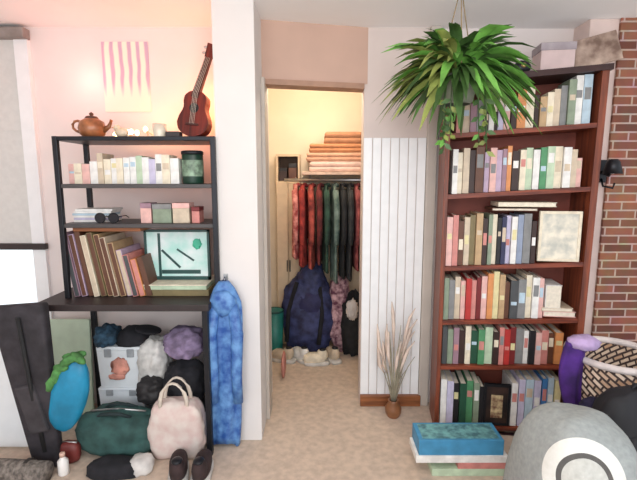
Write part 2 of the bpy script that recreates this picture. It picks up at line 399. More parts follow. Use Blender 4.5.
# upper shelf: row of pale boxes and paperbacks, dark green tin
x = px(66, YH + .03, z1); k = 0
pale = ['pink', 'cream', 'pink', 'white', 'beige', 'cream', 'white', 'cream', 'white', 'white', 'pale green', 'white', 'lavender', 'white', 'cream', 'white']
xe = px(178, YH + .03, z1)
while k < len(pale):
    w = (xe - x) / (len(pale) - k) * rnd.uniform(.85, 1.15) if k < len(pale) - 1 else xe - x
    h = rnd.uniform(.125, .165) if k > 3 else rnd.uniform(.1, .13)
    book(Matrix.Translation((x, YH + .05 + rnd.uniform(0, .02), z1 + .0005)), w - .001, .13, h, pale[k], f'{pale[k]} paperback, {ORD[k]} book from the left on the shelf unit\'s upper shelf', 'pale paperbacks on the shelf unit')
    x += w; k += 1
t = thing('storage_tin', (px(193.5, YH + .1, z1), YH + .1, z1), 'dark green tin with pale label at right end of the upper shelf', 'tin')
obj('body', MB().lathe((0, 0, 0), [(.054, 0), (.056, .006), (.056, .15), (.054, .155)]), mat('dark_green_tin', (30, 62, 48), .35, var=.15), t)
obj('lid', MB().lathe((0, 0, .155), [(.058, 0), (.058, .016), (.05, .02)]), BLACK, t)
obj('paper_label', MB().lathe((0, 0, .04), [(.0568, 0), (.0568, .085)], cap=False), mat('tin_label', (150, 178, 152), .5, var=.3, scale=30), t)
t = None
# middle shelf: sunglasses, boxes, papers
def sunglasses(loc):
    t = thing('sunglasses', loc, 'black round sunglasses lying on the middle shelf of shelf unit', 'sunglasses')
    f = MB()
    for sx in (-.036, .036):
        f.tube([(sx + .027 * math.cos(a), 0, .027 + .026 * math.sin(a)) for a in [2 * math.pi * k / 20 for k in range(21)]], .003, 6)
    f.tube([(-.012, 0, .032), (0, -.002, .037), (.012, 0, .032)], .003, 6)
    obj('frame', f, BLACK, t)
    for sx in (-.036, .036):
        obj('lens', MB().prism([(sx + .026 * math.cos(a), -.001, .027 + .025 * math.sin(a)) for a in [2 * math.pi * k / 20 for k in range(20)]], (0, .002, 0)), mat('dark_lens', (22, 22, 30), .1, var=0), t)
        obj('temple', MB().tube([(sx * 1.75, 0, .034), (sx * 1.75, .09, .034), (sx * 1.7, .13, .018)], .0026, 6), BLACK, t)
sunglasses((px(109, YH + .06, z2), YH + .04, z2 + .001))
t = thing('paper_stack', (px(98, YH + .16, z2), YH + .17, z2), 'stack of white and lilac papers behind the sunglasses', 'papers')
for k in range(6):
    obj('sheet', MB().obox((rnd.uniform(-.01, .01), 0, .006 + .012 * k), (.2, .14, .011), (0, 0, rnd.uniform(-.08, .08))), cm(['white', 'lavender', 'white', 'pale blue', 'white', 'white'][k]), t)
for k, (xa, xb, yt, c, lb) in enumerate([(141, 152, 203, 'pink', 'narrow pink box at left of the small boxes on middle shelf'), (153, 172, 204, 'sage', 'grey green box with grey lid on middle shelf'),
        (173, 190, 203, 'beige', 'beige box with pink lid on the middle shelf of shelf unit'), (192, 200, 207, 'rose', 'small rose box with dark red lid at right end of middle shelf')]):
    xa, xb = px(xa, YH + .05, z2), px(xb, YH + .05, z2); h = W(150, yt, YH + .05).z - z2
    o = top('small_box', MB().box((xa, YH + .05, z2), (xb - .002, YH + .14, z2 + h * .74), .002), cm(c), lb, 'box', 'small boxes on the middle shelf')
    child(o, 'lid', MB().box((xa - .0015, YH + .0485, z2 + h * .74), (xb - .0005, YH + .1415, z2 + h), .002), cm({'pink': 'mauve', 'sage': 'grey', 'beige': 'pink', 'rose': 'dark red'}[c]))
# lower compartment: leaning records
RC = ['mauve', 'lilac', 'brown', 'cream', 'olive', 'tan', 'beige', 'tan', 'lilac', 'rose', 'orange', 'brown']
y0 = YH + .0285
for k, c in enumerate(RC):
    xb_ = px(74 + 6.5 * k, YH + .02, dz); lean = -R(8.5 + .35 * k); h = [.355, .345, .36, .34, .355, .345, .33, .3, .26, .235, .21, .22][k]
    M = Matrix.Translation((xb_, y0 + .006 * (k % 3), dz + .001))
    o = bpy.data.objects.new('r', None); bpy.data.objects.remove(o)
    w = .03
    mb = MB().box((0, 0, 0), (w, .25, h), .002)
    o = obj('record_sleeve', mb, cm(c), base=False); o.matrix_world = M @ Matrix.Rotation(lean, 4, 'Y')
    tag(o, f'{c} record sleeve, {ORD[k]} from the left in the leaning row on the desk', 'record', 'records leaning on the desk')
    obj('opening_edge', MB().box((.004, -.0006, .004), (w - .004, .002, h - .004)), cm(rnd.choice(['beige', 'brown', 'cream', 'dark grey', 'rose'])), o)
top('wooden_tray', MB().box((px(72, YH + .03, z2), YH + .03, z2 - .023 - .021), (px(140, YH + .03, z2), YH + .25, z2 - .023), .003), BROWN, 'flat brown wooden board tucked under the middle shelf above the records', 'board')
# framed picture at the right, on a pale green box
gx0, gx1 = px(137, YH + .1, dz), px(211, YH + .1, dz)
zb2 = W(170, 284, YH + .06).z
o = top('flat_box', MB().box((gx0, YH + .05, dz), (gx1, YH + .29, dz + (zb2 - dz) * .55), .003), cm('olive'), 'flat olive brown box on the desk under the pale green one', 'box')
g2 = top('flat_box', MB().box((gx0 + .01, YH + .045, dz + (zb2 - dz) * .55), (gx1 - .01, YH + .29, zb2 - .006), .003), cm('pale green'), 'flat pale green box lying under the framed teal picture', 'box')
child(g2, 'lid', MB().box((gx0 + .005, YH + .04, zb2 - .006), (gx1 - .005, YH + .295, zb2), .002), cm('cream'))
pa, pc_ = W(147, 283, YH + .17), W(209, 229, YH + .17)
fr = thing('framed_picture', ((pa.x + pc_.x) / 2, YH + .17, zb2), 'small framed teal and white picture standing on the pale green box', 'picture')
pw, ph = (pc_.x - pa.x) / 2, pc_.z - zb2 - .004
FRM = mat('dark_teal_frame', (36, 78, 74), .4)
obj('frame', MB().box((-pw, -.01, 0), (pw, .012, .02)).box((-pw, -.01, ph - .012), (pw, .012, ph)).box((-pw, -.01, 0), (-pw + .012, .012, ph)).box((pw - .012, -.01, 0), (pw, .012, ph)), FRM, fr)
art = obj('picture', MB().box((-pw + .01, -.002, .015), (pw - .01, .008, ph - .01)), mat('teal_wash_print', (236, 244, 244), .5, scale=8, c2=(176, 226, 216)), fr)
am = MB()
am.obox((-pw * .55, -.004, ph * .5), (.014, .004, ph * .86)); am.obox((-pw * .2, -.004, ph * .42), (.012, .004, ph * .5), (0, R(-45), 0)); am.obox((pw * .1, -.004, ph * .16), (pw * 1.2, .004, .022)); am.obox((pw * .25, -.004, ph * .5), (.01, .004, ph * .4), (0, R(-55), 0))
obj('dark_lines', am, FRM, art)
gm = MB(); gm.lump((pw * .62, -.004, ph * .72), (.026, .003, .03), 4, .3, sub=3)
obj('green_blot', gm, mat('sea_green', (80, 196, 160), .6), art)

# ------------------------------------------------------------------ under the desk: the heap
def lumpbag(name, x0, x1, y0_, y1_, Y, dep, m, label, cat, seed, amp=.12, power=2.6, floor=None, rot=(0, 0, 0), parts=None, freq=3, group=None):
    """soft thing filling the photo box x0..x1, y0..y1 at distance Y"""
    c = W((x0 + x1) / 2, (y0_ + y1_) / 2, Y); e = W(x1, y0_, Y)
    mb = MB().lump(c, (e.x - c.x, dep / 2, e.z - c.z), seed, amp, freq, rot, 4, power, floor)
    return top(name, mb, m, label, cat, group)
GRN = mat('pale_green_board', (206, 224, 200), .7, var=.04)
a, b = W(56, 375, 2.63), W(91, 312, 2.63)
top('foam_board', MB().obox(((a.x + b.x) / 2, 2.595, b.z / 2 - .02), (b.x - a.x, .02, b.z - .04), (R(-3), 0, 0), .002), GRN, 'pale green foam board standing under the desk at its left', 'board')
def crate(x0, x1, z0, z1_, Y0, Y1, m, label, name='storage_bin', lidm=None, cat='bin'):
    t = thing(name, ((x0 + x1) / 2, (Y0 + Y1) / 2, z0), label, cat); w, d, h = (x1 - x0) / 2, (Y1 - Y0) / 2, z1_ - z0
    mb = MB().hexa([(-w * .93, -d * .93, 0), (w * .93, -d * .93, 0), (w * .93, d * .93, 0), (-w * .93, d * .93, 0), (-w, -d, h * .9), (w, -d, h * .9), (w, d, h * .9), (-w, d, h * .9)])
    obj('body', mb, m, t)
    obj('lid', MB().box((-w * 1.02, -d * 1.02, h * .9), (w * 1.02, d * 1.02, h), .006), lidm or m, t)
    for sx in (-1, 1): obj('latch', MB().box((sx * w * .5 - .02, -d * 1.03 - .006, h * .76), (sx * w * .5 + .02, -d * 1.0, h * .95), .003), mat('grey_plastic', (160, 165, 170), .4), t)
    return t
GP = mat('milky_plastic', (226, 232, 236), .35, var=.03); DG = mat('dark_grey_plastic', (66, 74, 76), .45)
zc = W(120, 412, 2.42).z
crate(W(92, 400, 2.4).x, W(204, 400, 2.4).x, 0, zc, 2.34, 2.62, DG, 'dark grey lidded bin on the floor at the bottom of the heap')
zc2 = W(120, 388, 2.36).z; zc3 = W(120, 347, 2.36).z
t = crate(W(97, 370, 2.36).x, W(143, 370, 2.36).x, zc + .001, zc2 - .001, 2.36, 2.6, mat('milky_box_low', (226, 232, 238), .4, var=.03), 'low milky white box between the dark bin and the printed box')
pr = crate(W(97, 370, 2.36).x + .005, W(143, 370, 2.36).x, zc2, zc3, 2.36, 2.6, GP, 'white box with a pink print under the black cap')
hw_ = (W(143, 370, 2.36).x - W(97, 370, 2.36).x) / 2
pm_ = MB(); pm_.lump((0, -.122, (zc3 - zc2) * .52), (.05, .006, .055), 3, .35, sub=3); pm_.lump((-.02, -.122, (zc3 - zc2) * .28), (.05, .006, .018), 5, .3, sub=3)
o = obj('pink_print', pm_, mat('salmon_print', (236, 164, 146), .6, var=.2), pr)
lumpbag('plastic_bag', 142, 170, 338, 392, 2.42, .2, mat('crinkled_white_plastic', (222, 220, 216), .4, var=.16, scale=18, bump=.5, bscale=25), 'crinkled white plastic bag between white box and purple sweater', 'bag', 3, .2, 2.6, zc + .001)
# cap and dark clothes on top of the printed box
cp_ = thing('cap', (W(128, 345, 2.40).x, 2.44, zc3 + .002), 'black baseball cap resting on top of the white printed box', 'cap')
BC = mat('black_cloth', (34, 34, 40), .9, var=.2, scale=20)
obj('crown', MB().lump((.02, 0, .0), (.1, .09, .1), 2, .06, floor=0), BC, cp_)
obj('brim', MB().lump((.12, -.03, .085), (.075, .07, .012), 3, .05, rot=(0, R(12), 0), sub=3), BC, cp_)
lumpbag('folded_shirt', 98, 118, 325, 346, 2.42, .18, mat('teal_navy_cloth', (52, 82, 104), .9, var=.3, scale=22), 'dark blue crumpled shirt left of the black cap', 'clothes', 6, .25, 2.4, zc3 + .001)
lumpbag('sweater', 166, 204, 328, 356, 2.36, .22, mat('purple_knit', (150, 132, 164), .95, var=.25, scale=20, bump=.4), 'purple sweater bundled at the right end under the desk', 'clothes', 8, .22, 2.5)
lumpbag('black_bag', 166, 204, 361, 405, 2.34, .24, BC, 'black cloth bag stuffed under the purple sweater', 'bag', 9, .2, 2.5, zc + .001)
lumpbag('black_bag', 139, 164, 378, 402, 2.30, .12, mat('black_nylon', (42, 40, 42), .6, var=.2), 'small black pouch below the crinkled white bag', 'bag', 10, .2, 2.8)
# turquoise oval cushion with green leaf ornament
cu = W(78, 388, 2.13)
cush = thing('cushion', (cu.x, 2.05, cu.z - .2), 'turquoise oval cushion propped upright at the left desk leg', 'cushion')
TURQ = mat('turquoise_satin', (28, 142, 184), .45, var=.15, scale=9, bump=.25, bscale=14)
q = MB().lump((0, 0, .2), (.092, .05, .205), 3, .06, 2, (0, R(17), 0)); obj('cover', q, TURQ, cush)
lf = MB()
LEAF = mat('leaf_green_felt', (92, 156, 84), .8, var=.3, scale=20)
for k in range(11):
    u = k / 10; p0 = Vector((-.075 + .155 * u, -.02 + .012 * math.sin(k * 3), .27 + .145 * math.sin(u * 1.7)))
    lf.lump(p0, (.046, .02, .022), k, .15, rot=(0, R(-70 + 80 * u + 30 * math.sin(k * 2)), .3 * math.sin(k)), sub=2)
obj('leaf_trim', lf, LEAF, cush)
# dark green duffel on the floor, tote in front
GD = mat('dark_green_canvas', (56, 92, 88), .85, var=.25, scale=12, bump=.3, bscale=30)
c = W(118, 432, 2.17)
duf = thing('duffel_bag', (c.x, 2.19, 0), 'dark green duffel bag on the floor in front of the heap', 'bag')
hh_ = W(117, 410, 2.19).z
obj('body', MB().lump((0, 0, hh_ * .5), ((W(156, 438, 2.19).x - W(80, 438, 2.19).x) / 2, .115, hh_ * .52), 4, .14, 2.4, (0, R(3), 0), 4, 3, .0), GD, duf)
for y in (-.05, .05): obj('handle', MB().tube([(-.1, y, hh_ * .93), (-.06, y - .02, hh_ * 1.06), (.04, y - .02, hh_ * 1.07), (.09, y, hh_ * .94)], .009, 6), mat('dark_strap', (34, 50, 52), .8), duf)
obj('zip', MB().tube([(-.15, 0, hh_ * .98), (0, 0, hh_ * 1.03), (.15, 0, hh_ * .98)], .006, 6), CHROME, duf)
TOTE = mat('cream_canvas', (218, 206, 198), .9, var=.12, scale=16, c2=(208, 182, 176))
tt = thing('tote_bag', (W(179, 430, 2.16).x - .005, 2.16, 0), 'cream and pink canvas tote bag standing by the right desk leg', 'bag')
za = W(180, 402, 2.16).z; tw = (W(206, 430, 2.16).x - W(153, 430, 2.16).x) / 2
obj('body', MB().lump((0, 0, za * .5), (tw, .07, za * .53), 6, .1, 2.2, (0, 0, 0), 4, 4.5, .0), TOTE, tt)
for y in (-.05, .02):
    hp = [(-tw * .5, y, za * .95)] + [(-tw * .5 * math.cos(t_), y, za + .13 * math.sin(t_) + .0) for t_ in [math.pi * k / 10 for k in range(1, 10)]] + [(tw * .5, y, za * .95)]
    obj('handle', MB().tube(hp, .011, 6, .5), mat('cream_webbing', (226, 214, 200), .9, var=.1), tt)
def shoe(name, loc, rz, m, label, group=None, L=.23, solem=None):
    t = thing(name, loc, label, 'shoe', group, rz)
    obj('upper', MB().lump((0, .02, .05), (.045, L * .46, .05), 3, .05, sub=3, power=2.4, floor=.02).lump((0, -L * .2, .075), (.038, L * .24, .055), 4, .05, sub=3, floor=.02), m, t)
    obj('sole', MB().lump((0, .0, .012), (.05, L * .52, .02), 3, .0, sub=3, power=4, floor=0), solem or mat('pale_sole', (206, 202, 196), .7), t)
    obj('opening', MB().lump((0, -L * .22, .122), (.028, L * .14, .012), 3, 0, sub=2), BLACK, t)
    return t
SH = mat('dark_brown_suede', (62, 46, 46), .9, var=.2)
p = Wf(180, 474); shoe('shoe', (p.x, p.y - .02, 0), R(14), SH, 'dark brown shoe in front of the tote bag, left of its pair', 'dark brown shoes')
p = Wf(196, 474); shoe('shoe', (p.x + .035, p.y - .02, 0), R(4), SH, 'dark brown shoe in front of the tote bag, right of its pair', 'dark brown shoes')
p = Wf(142, 470); o = top('folded_cloth', MB().lump((p.x, p.y, .03), (.06, .06, .045), 4, .2, sub=3, power=3, floor=0), mat('white_towel', (224, 220, 216), .95, bump=.4, bscale=60), 'small white folded cloth on floor left of dark shoes', 'cloth')
p = Wf(115, 472); top('black_bag', MB().lump((p.x, p.y + .0, .02), (.13, .07, .05), 7, .2, sub=3, power=3, floor=0), BC, 'flat black bundle on the floor below the green duffel bag', 'bag')
# left foreground: black padded bag leaning, white panel, woven rug roll, red purse, white bottle
a0, a1, b0, b1 = W(-14, 308, 2.0), W(42, 304, 2.0), Wf(30, 471), Wf(57, 471)
def lean_slab(name, tl, tr, bl_, br, th, m, label, cat):
    off = Vector((0, th, 0)); q = [bl_, br, br + off, bl_ + off, tl, tr, tr + off, tl + off]
    mb = MB().hexa(q); bmesh.ops.bevel(mb.bm, geom=mb.bm.edges[:], offset=min(th, .05) * .35, segments=3, affect='EDGES', profile=.5)
    for f in mb.bm.faces: f.smooth = True
    return top(name, mb, m, label, cat)
gb = lean_slab('instrument_bag', a0, a1, Vector((b0.x, b0.y + .02, 0)), Vector((b1.x, b1.y + .02, 0)), .06, mat('black_padded_nylon', (56, 52, 58), .75, var=.25, scale=14, bump=.3, bscale=25), 'long black padded bag leaning upright at the left of the desk', 'bag')
mid = (a0 + a1 + b0 + b1) / 4
sp_t, sp_b = (a0 * .45 + a1 * .55), (b0 * .45 + b1 * .55)
child(gb, 'strap', MB().tube([sp_t + Vector((0, -.004, -.06)), (sp_t + sp_b) / 2 + Vector((0.0, .0, 0)), sp_b + Vector((0, .012, .1))], .012, 6, .6), mat('strap_black', (30, 30, 32), .8))
child(gb, 'pocket', MB().obox(mid + Vector((-.0, .012, -.1)), (.1, .03, .26), (R(0), R(-13), 0), .012), mat('pocket_nylon', (64, 60, 64), .8, var=.2))
top('whiteboard', MB().obox((W(8, 410, 2.2).x - .12, 2.24, .3), (.42, .02, .58), (R(-6), 0, 0), .003), mat('white_melamine', (236, 240, 242), .4, var=.02), 'white board leaning behind the black padded bag', 'board')
RUG = mat('grey_brown_weave', (140, 130, 122), .95, var=.3, scale=45, bump=.6, bscale=90)
p = Wf(20, 474, .05); rr = MB().tube([(p.x - .5, p.y + .02, .055), (p.x - .1, p.y + .02, .055), (p.x + .13, p.y + .0, .055)], .055, 16)
ro = top('rolled_rug', rr, RUG, 'grey brown rolled rug on the floor at the left front', 'rug')
child(ro, 'tie', MB().tube([(p.x + .02 + .0, p.y + .02, .055), (p.x + .04, p.y + .02, .055)], .0575, 16), mat('dark_tie', (60, 54, 50), .9))
p = Wf(69, 452, .06); t = thing('purse', (p.x, p.y, 0), 'small dark red purse on the floor beside the duffel bag', 'purse')
obj('body', MB().lump((0, 0, .06), (.06, .03, .06), 3, .1, sub=3, power=3, floor=0), mat('dark_red_leather', (120, 48, 44), .5), t)
obj('clasp', MB().tube([(-.045, 0, .115), (.045, 0, .115)], .006), CHROME, t)
p = Wf(64, 474); t = thing('bottle', (p.x, p.y - .0, 0), 'small white plastic bottle standing in front of the red purse', 'bottle')
obj('body', MB().lathe((0, 0, 0), [(.022, 0), (.025, .006), (.025, .075), (.012, .09), (.011, .1)]), mat('white_plastic', (244, 240, 236), .35, var=.02), t)
obj('cap', MB().lathe((0, 0, .098), [(.013, 0), (.013, .018), (.01, .02)]), mat('peach_cap', (240, 200, 180), .4), t)

# blue raincoat hanging on a wall hook at the end of the partition
hk = W(226, 279, YP)
hook = top('coat_hook', MB().box((hk.x - .012, YP - .006, hk.z - .03), (hk.x + .012, YP, hk.z + .03), .002).tube([(hk.x, YP - .004, hk.z), (hk.x, YP - .03, hk.z - .006), (hk.x, YP - .04, hk.z + .012)], .005), CHROME, 'small steel coat hook on the white wall beside the doorway', 'hook')
rc = thing('raincoat', (hk.x, YP - .055, hk.z - .62 - .1), 'bright blue raincoat hanging from a hook beside the desk', 'coat')
RB = mat('bright_blue_nylon', (104, 152, 206), .5, scale=20, c2=(40, 84, 158), bump=.5, bscale=22)
rows = []; mb = MB(); H = hk.z - W(226, 436, YP).z
rc.location.z = hk.z - H
for i in range(26):
    u = i / 25; z = H * (1 - u); hw_ = (.028 + .056 * min(1, (u / .13) ** .6)) * (1 + .06 * math.sin(u * 9)); ring = []
    for k in range(40):
        t_ = 2 * math.pi * k / 40; fold = 1 + .3 * math.sin(t_ * 5 + u * 3) * min(1, u * 3) + .2 * math.sin(t_ * 9 + 2 + u * 5) * u
        ring.append(mb.bm.verts.new((hw_ * math.cos(t_) + .012 * math.sin(u * 4) - .012 * u, .032 * fold * math.sin(t_) + .0, z + .015 * u * math.sin(t_ * 3))))
    rows.append(ring)
mb._rings(rows); obj('body', mb, RB, rc)
for sx in (-1, 1):
    obj('sleeve', MB().tube([(sx * .045, -.02, H * .88), (sx * .07, -.036, H * .7), (sx * .062, -.042, H * .45), (sx * .068, -.04, H * .28)], [.03, .034, .03, .026], 12, .8), RB, rc)
obj('hanging_loop', MB().tube([(-.01, .01, H - .005), (0, .02, H + .02), (.01, .01, H - .005)], .003, 6), mat('navy_loop', (40, 50, 90)), rc)
obj('hood', MB().lump((.0, -.03, H * .88), (.07, .03, .07), 6, .15, sub=3), RB, rc)

# ------------------------------------------------------------------ closet
cy = 3.5
sz = W(330, 172, 3.55).z
o = top('wall_shelf', MB().box((px(303, 3.6, sz), 3.4, sz - .025), (.9, 3.855, sz), .004), mat('white_shelf', (226, 196, 176), .6), 'pale wooden shelf across the closet above the hanging clothes', 'shelf')
for xx in (px(308, 3.6, sz) + .0, .6): child(o, 'bracket', MB().box((xx, 3.5, sz - .11), (xx + .02, 3.855, sz - .09)).box((xx, 3.83, sz - .2), (xx + .02, 3.855, sz - .025)), GREYTRIM)
bk = [(309, 366, 168, 158, (236, 206, 196), 'pale pink', 'lowest of the stack'), (306, 364, 158, 149.5, (228, 178, 150), 'salmon', 'second from the bottom of the stack'), (309, 366, 149.5, 141, (214, 150, 108), 'orange', 'second from the top of the stack'), (324, 362, 141, 130, (192, 138, 104), 'tan brown', 'topmost of the stack')]
zz = sz
for (xa, xb, yb, yt, c, nm, pos) in bk:
    A = px(xa, 3.55, zz); B = px(xb, 3.55, zz); h = (yb - yt) * 3.55 / F
    mb = MB().box((A, 3.48, zz + .001), (B, 3.8, zz + h * .55), .02); o = top('blanket', mb, mat('wool_' + nm.replace(' ', '_'), c, .95, bump=.3, var=.12), f'folded {nm} blanket on the closet shelf, {pos}', 'blanket', 'folded blankets on the closet shelf')
    child(o, 'folded_layer', MB().box((A + .005, 3.475, zz + h * .5), (B - .004, 3.8, zz + h), .018), _m['wool_' + nm.replace(' ', '_')])
    zz += h
# rod and garments
rz_ = W(330, 180, cy).z
top('clothes_rod', MB().tube([(px(288, cy, rz_) - .03, cy, rz_), (1.099, cy, rz_)], .013, 12), CHROME, 'steel rod across the closet carrying the hanging clothes', 'rod')
def plaid(name, c1, c2, s=26):
    m = mat(name, c1, .9, scale=s, c2=c2); return m
GAR = [(296, 'red and pale patterned', plaid('red_pale', (222, 150, 140), (140, 40, 42), 24), 258, .040), (303, 'bright red', plaid('bright_red', (178, 64, 56), (104, 26, 30), 16), 266, .042), (311, 'brick red', plaid('brick_red', (184, 84, 72), (96, 30, 32), 18), 268, .042),
       (319, 'dark maroon', plaid('maroon', (120, 44, 44), (66, 24, 28), 14), 264, .036), (326, 'dark green', plaid('deep_green', (52, 84, 68), (28, 46, 40), 14), 272, .036), (334, 'grey green', plaid('grey_green', (122, 140, 132), (62, 84, 78), 14), 282, .036),
       (342, 'black', plaid('coal', (40, 42, 44), (24, 24, 28), 14), 278, .034), (349, 'charcoal', plaid('charcoal_wool', (60, 62, 64), (34, 34, 38), 14), 280, .034), (356, 'rose and maroon', plaid('rose_maroon', (168, 92, 92), (96, 34, 42), 14), 270, .036), (364, 'dark brown', plaid('brown_wool', (92, 66, 56), (52, 36, 32), 14), 276, .034)]
def garment(xp, nm, m, yb, th, k):
    X = px(xp, cy, rz_); t = thing('hanging_garment', (X, cy, rz_), f'{nm} garment on the closet rod, {ORD[k]} from the left', 'garment', 'clothes hanging in the closet', rz=R(rnd.uniform(-3, 3)))
    Ht = rz_ - W(330, yb, cy - .15).z
    # wire hanger
    obj('hanger', MB().tube([(0, -.013, .012), (0, 0, .022), (0, .014, .012), (0, .012, -.006), (0, 0, -.03), (0, -.17, -.085), (0, .17, -.085), (0, 0, -.03)], .003, 6), CHROME, t)
    mb = MB(); rows = []
    for i in range(16):
        u = i / 15; z = -.03 - u * (Ht - .03)
        w = .05 + .13 * min(1, (u / .12) ** .7) + .02 * u; ring = []
        for q in range(28):
            a_ = 2 * math.pi * q / 28
            fx = th * (.65 + .35 * u) * math.sin(a_) * (1 + .25 * math.sin(3 * a_ + k + 2 * u))
            ring.append(mb.bm.verts.new((fx, w * math.cos(a_), z + .01 * math.sin(2 * a_) * u)))
        rows.append(ring)
    mb._rings(rows); obj('body', mb, m, t)
    for s_ in (-1, 1): obj('sleeve', MB().tube([(.0, s_ * .16, -.08), (th * .3, s_ * .185, -.2), (th * .3, s_ * .195, -.38), (th * .2, s_ * .19, -.5)], [.022, .024, .022, .02], 10), m, t)
    obj('collar', MB().tube([(0.015, -.06, -.035), (.03, 0, -.045), (.015, .06, -.035)], .014, 8), m, t)
for k, g in enumerate(GAR): garment(*g[:4], g[4] * .72, k)
# narrow cream cabinet at the closet's left with dark cubby
ca, cb_ = px(276, 3.71, 1.5), px(300, 3.71, 1.5)
zt, zcb = W(288, 154, 3.71).z, W(288, 181, 3.71).z
cab = thing('tall_cabinet', ((ca + cb_) / 2, 3.71, 0), 'narrow cream cabinet with a dark open cubby at the closet left', 'cabinet')
w = (cb_ - ca) / 2; CC = mat('cream_cabinet', (222, 200, 170), .6, var=.05); D2 = mat('dark_cubby', (76, 56, 42), .7, var=.1)
obj('carcass', MB().box((-w, 0, 0), (-w + .018, .14, zt)).box((w - .018, 0, 0), (w, .14, zt)).box((-w + .018, 0, zt - .02), (w - .018, .14, zt)).box((-w + .018, .12, 0), (w - .018, .14, zt - .02)).box((-w + .018, .01, zcb - .02), (w - .018, .12, zcb)), CC, cab)
obj('cubby_back', MB().box((-w + .019, .105, zcb), (w - .019, .119, zt - .02)), D2, cab)
dr = obj('door', MB().box((-w + .003, -.018, .02), (-.002, -.0005, zcb - .01), .003), CC, cab); obj('handle', MB().tube([(-.012, -.03, zcb * .5 - .05), (-.012, -.03, zcb * .5 + .05)], .005), DARK, dr)
dr = obj('door', MB().box((.002, -.018, .02), (w - .003, -.0005, zcb - .01), .003), CC, cab); obj('handle', MB().tube([(.012, -.03, zcb * .5 - .05), (.012, -.03, zcb * .5 + .05)], .005), DARK, dr)
for k, (xa, h, cc, lb) in enumerate([(-w + .025, .11, 'dark brown', 'dark brown box at left in the closet cubby'), (.005, .15, 'brown', 'brown box at right in the closet cubby')]):
    X0 = cab.location.x + xa
    o = top('small_box', MB().box((X0, 3.725, zcb), (X0 + w - .034, 3.8, zcb + h * .75), .003), cm(cc), lb, 'box'); child(o, 'lid', MB().box((X0 - .001, 3.724, zcb + h * .75), (X0 + w - .033, 3.801, zcb + h), .003), cm('black'))
# floor heap
bn = thing('waste_bin', (W(276, 330, 3.5).x - .01, 3.48, 0), 'teal plastic bin on the closet floor at the left', 'bin')
bh = W(277, 310, 3.48).z
obj('body', MB().lathe((0, 0, 0), [(.06, 0), (.065, .01), (.078, bh), (.07, bh), (.06, .02)], cap=False), mat('teal_plastic', (34, 122, 112), .4, var=.1), bn)
obj('rim', MB().lathe((0, 0, bh - .012), [(.078, 0), (.083, .006), (.078, .016)], cap=False), mat('dark_teal_plastic', (20, 70, 66), .4), bn)
NV = mat('navy_quilting', (64, 72, 118), .7, c2=(28, 30, 60), scale=13, bump=.6, bscale=14)
p0 = W(308, 305, 3.58); hgt = W(308, 262, 3.58).z
nv = thing('duffel_bag', (p0.x, 3.58, 0), 'big navy quilted bag slumped on the closet floor under the clothes', 'bag')
mb = MB().lump((0, 0, hgt * .42), (.225, .105, hgt * .45), 5, .13, 2.6, (0, 0, 0), 4, 2.3, 0).lump((.03, -.0, hgt * .74), (.13, .085, hgt * .27), 8, .18)
obj('body', mb, NV, nv)
obj('flap', MB().lump((.02, -.06, hgt * .55), (.13, .05, .13), 9, .15), mat('deep_navy', (44, 44, 88), .7, var=.2), nv)
obj('strap', MB().tube([(-.09, -.07, hgt * .8), (-.16, -.085, hgt * .5), (-.18, -.095, .12)], .018, 8, .5), BC, nv)
obj('strap', MB().tube([(.1, -.07, hgt * .75), (.12, -.1, hgt * .45), (.09, -.11, .1)], .018, 8, .5), BC, nv)
p = W(341, 312, 3.2)
lumpbag('floral_blanket', 329, 350, 270, 352, 3.58, .13, mat('rose_floral', (206, 168, 172), .9, scale=26, c2=(96, 54, 72)), 'rose floral cloth heaped between the navy and black bags', 'cloth', 12, .2, 2.6)
lumpbag('black_bag', 341, 372, 294, 356, 3.5, .16, mat('black_cloth_white_fleck', (34, 34, 36), .85, scale=24, var=.2), 'black bag on the closet floor beside the doorway pier', 'bag', 13, .2, 2.8, 0.0)
lumpbag('white_scarf', 346, 358, 300, 320, 3.38, .05, mat('white_wool', (216, 208, 202), .9, bump=.4), 'small white scarf lying over the black closet bag', 'scarf', 14, .3, 2.0)
for k, (xx, yy, c, lb) in enumerate([(284, 361, 'beige', 'beige shoe on the closet floor in front of the teal bin'), (301, 360, 'white', 'white shoe on the closet floor before the navy bag, left'), (317, 364, 'cream', 'cream shoe nearest the doorway on the closet floor'), (333, 360, 'beige', 'beige shoe on the closet floor before the rose cloth')]):
    q = Wf(xx, yy); shoe('shoe', (q.x, q.y, 0), R([70, 40, 95, 20][k]), mat('shoe_' + c, COL[c], .7, var=.15), lb, 'pale shoes on the closet floor', L=.2)
q = Wf(270, 392); top('red_cloth', MB().lump((XP1 + .06, q.y + .25, .09), (.018, .1, .1), 3, .1, sub=3, floor=0), mat('faded_red', (206, 140, 128), .8, var=.15), 'faded red cloth bundled against the passage wall by doorway', 'cloth')

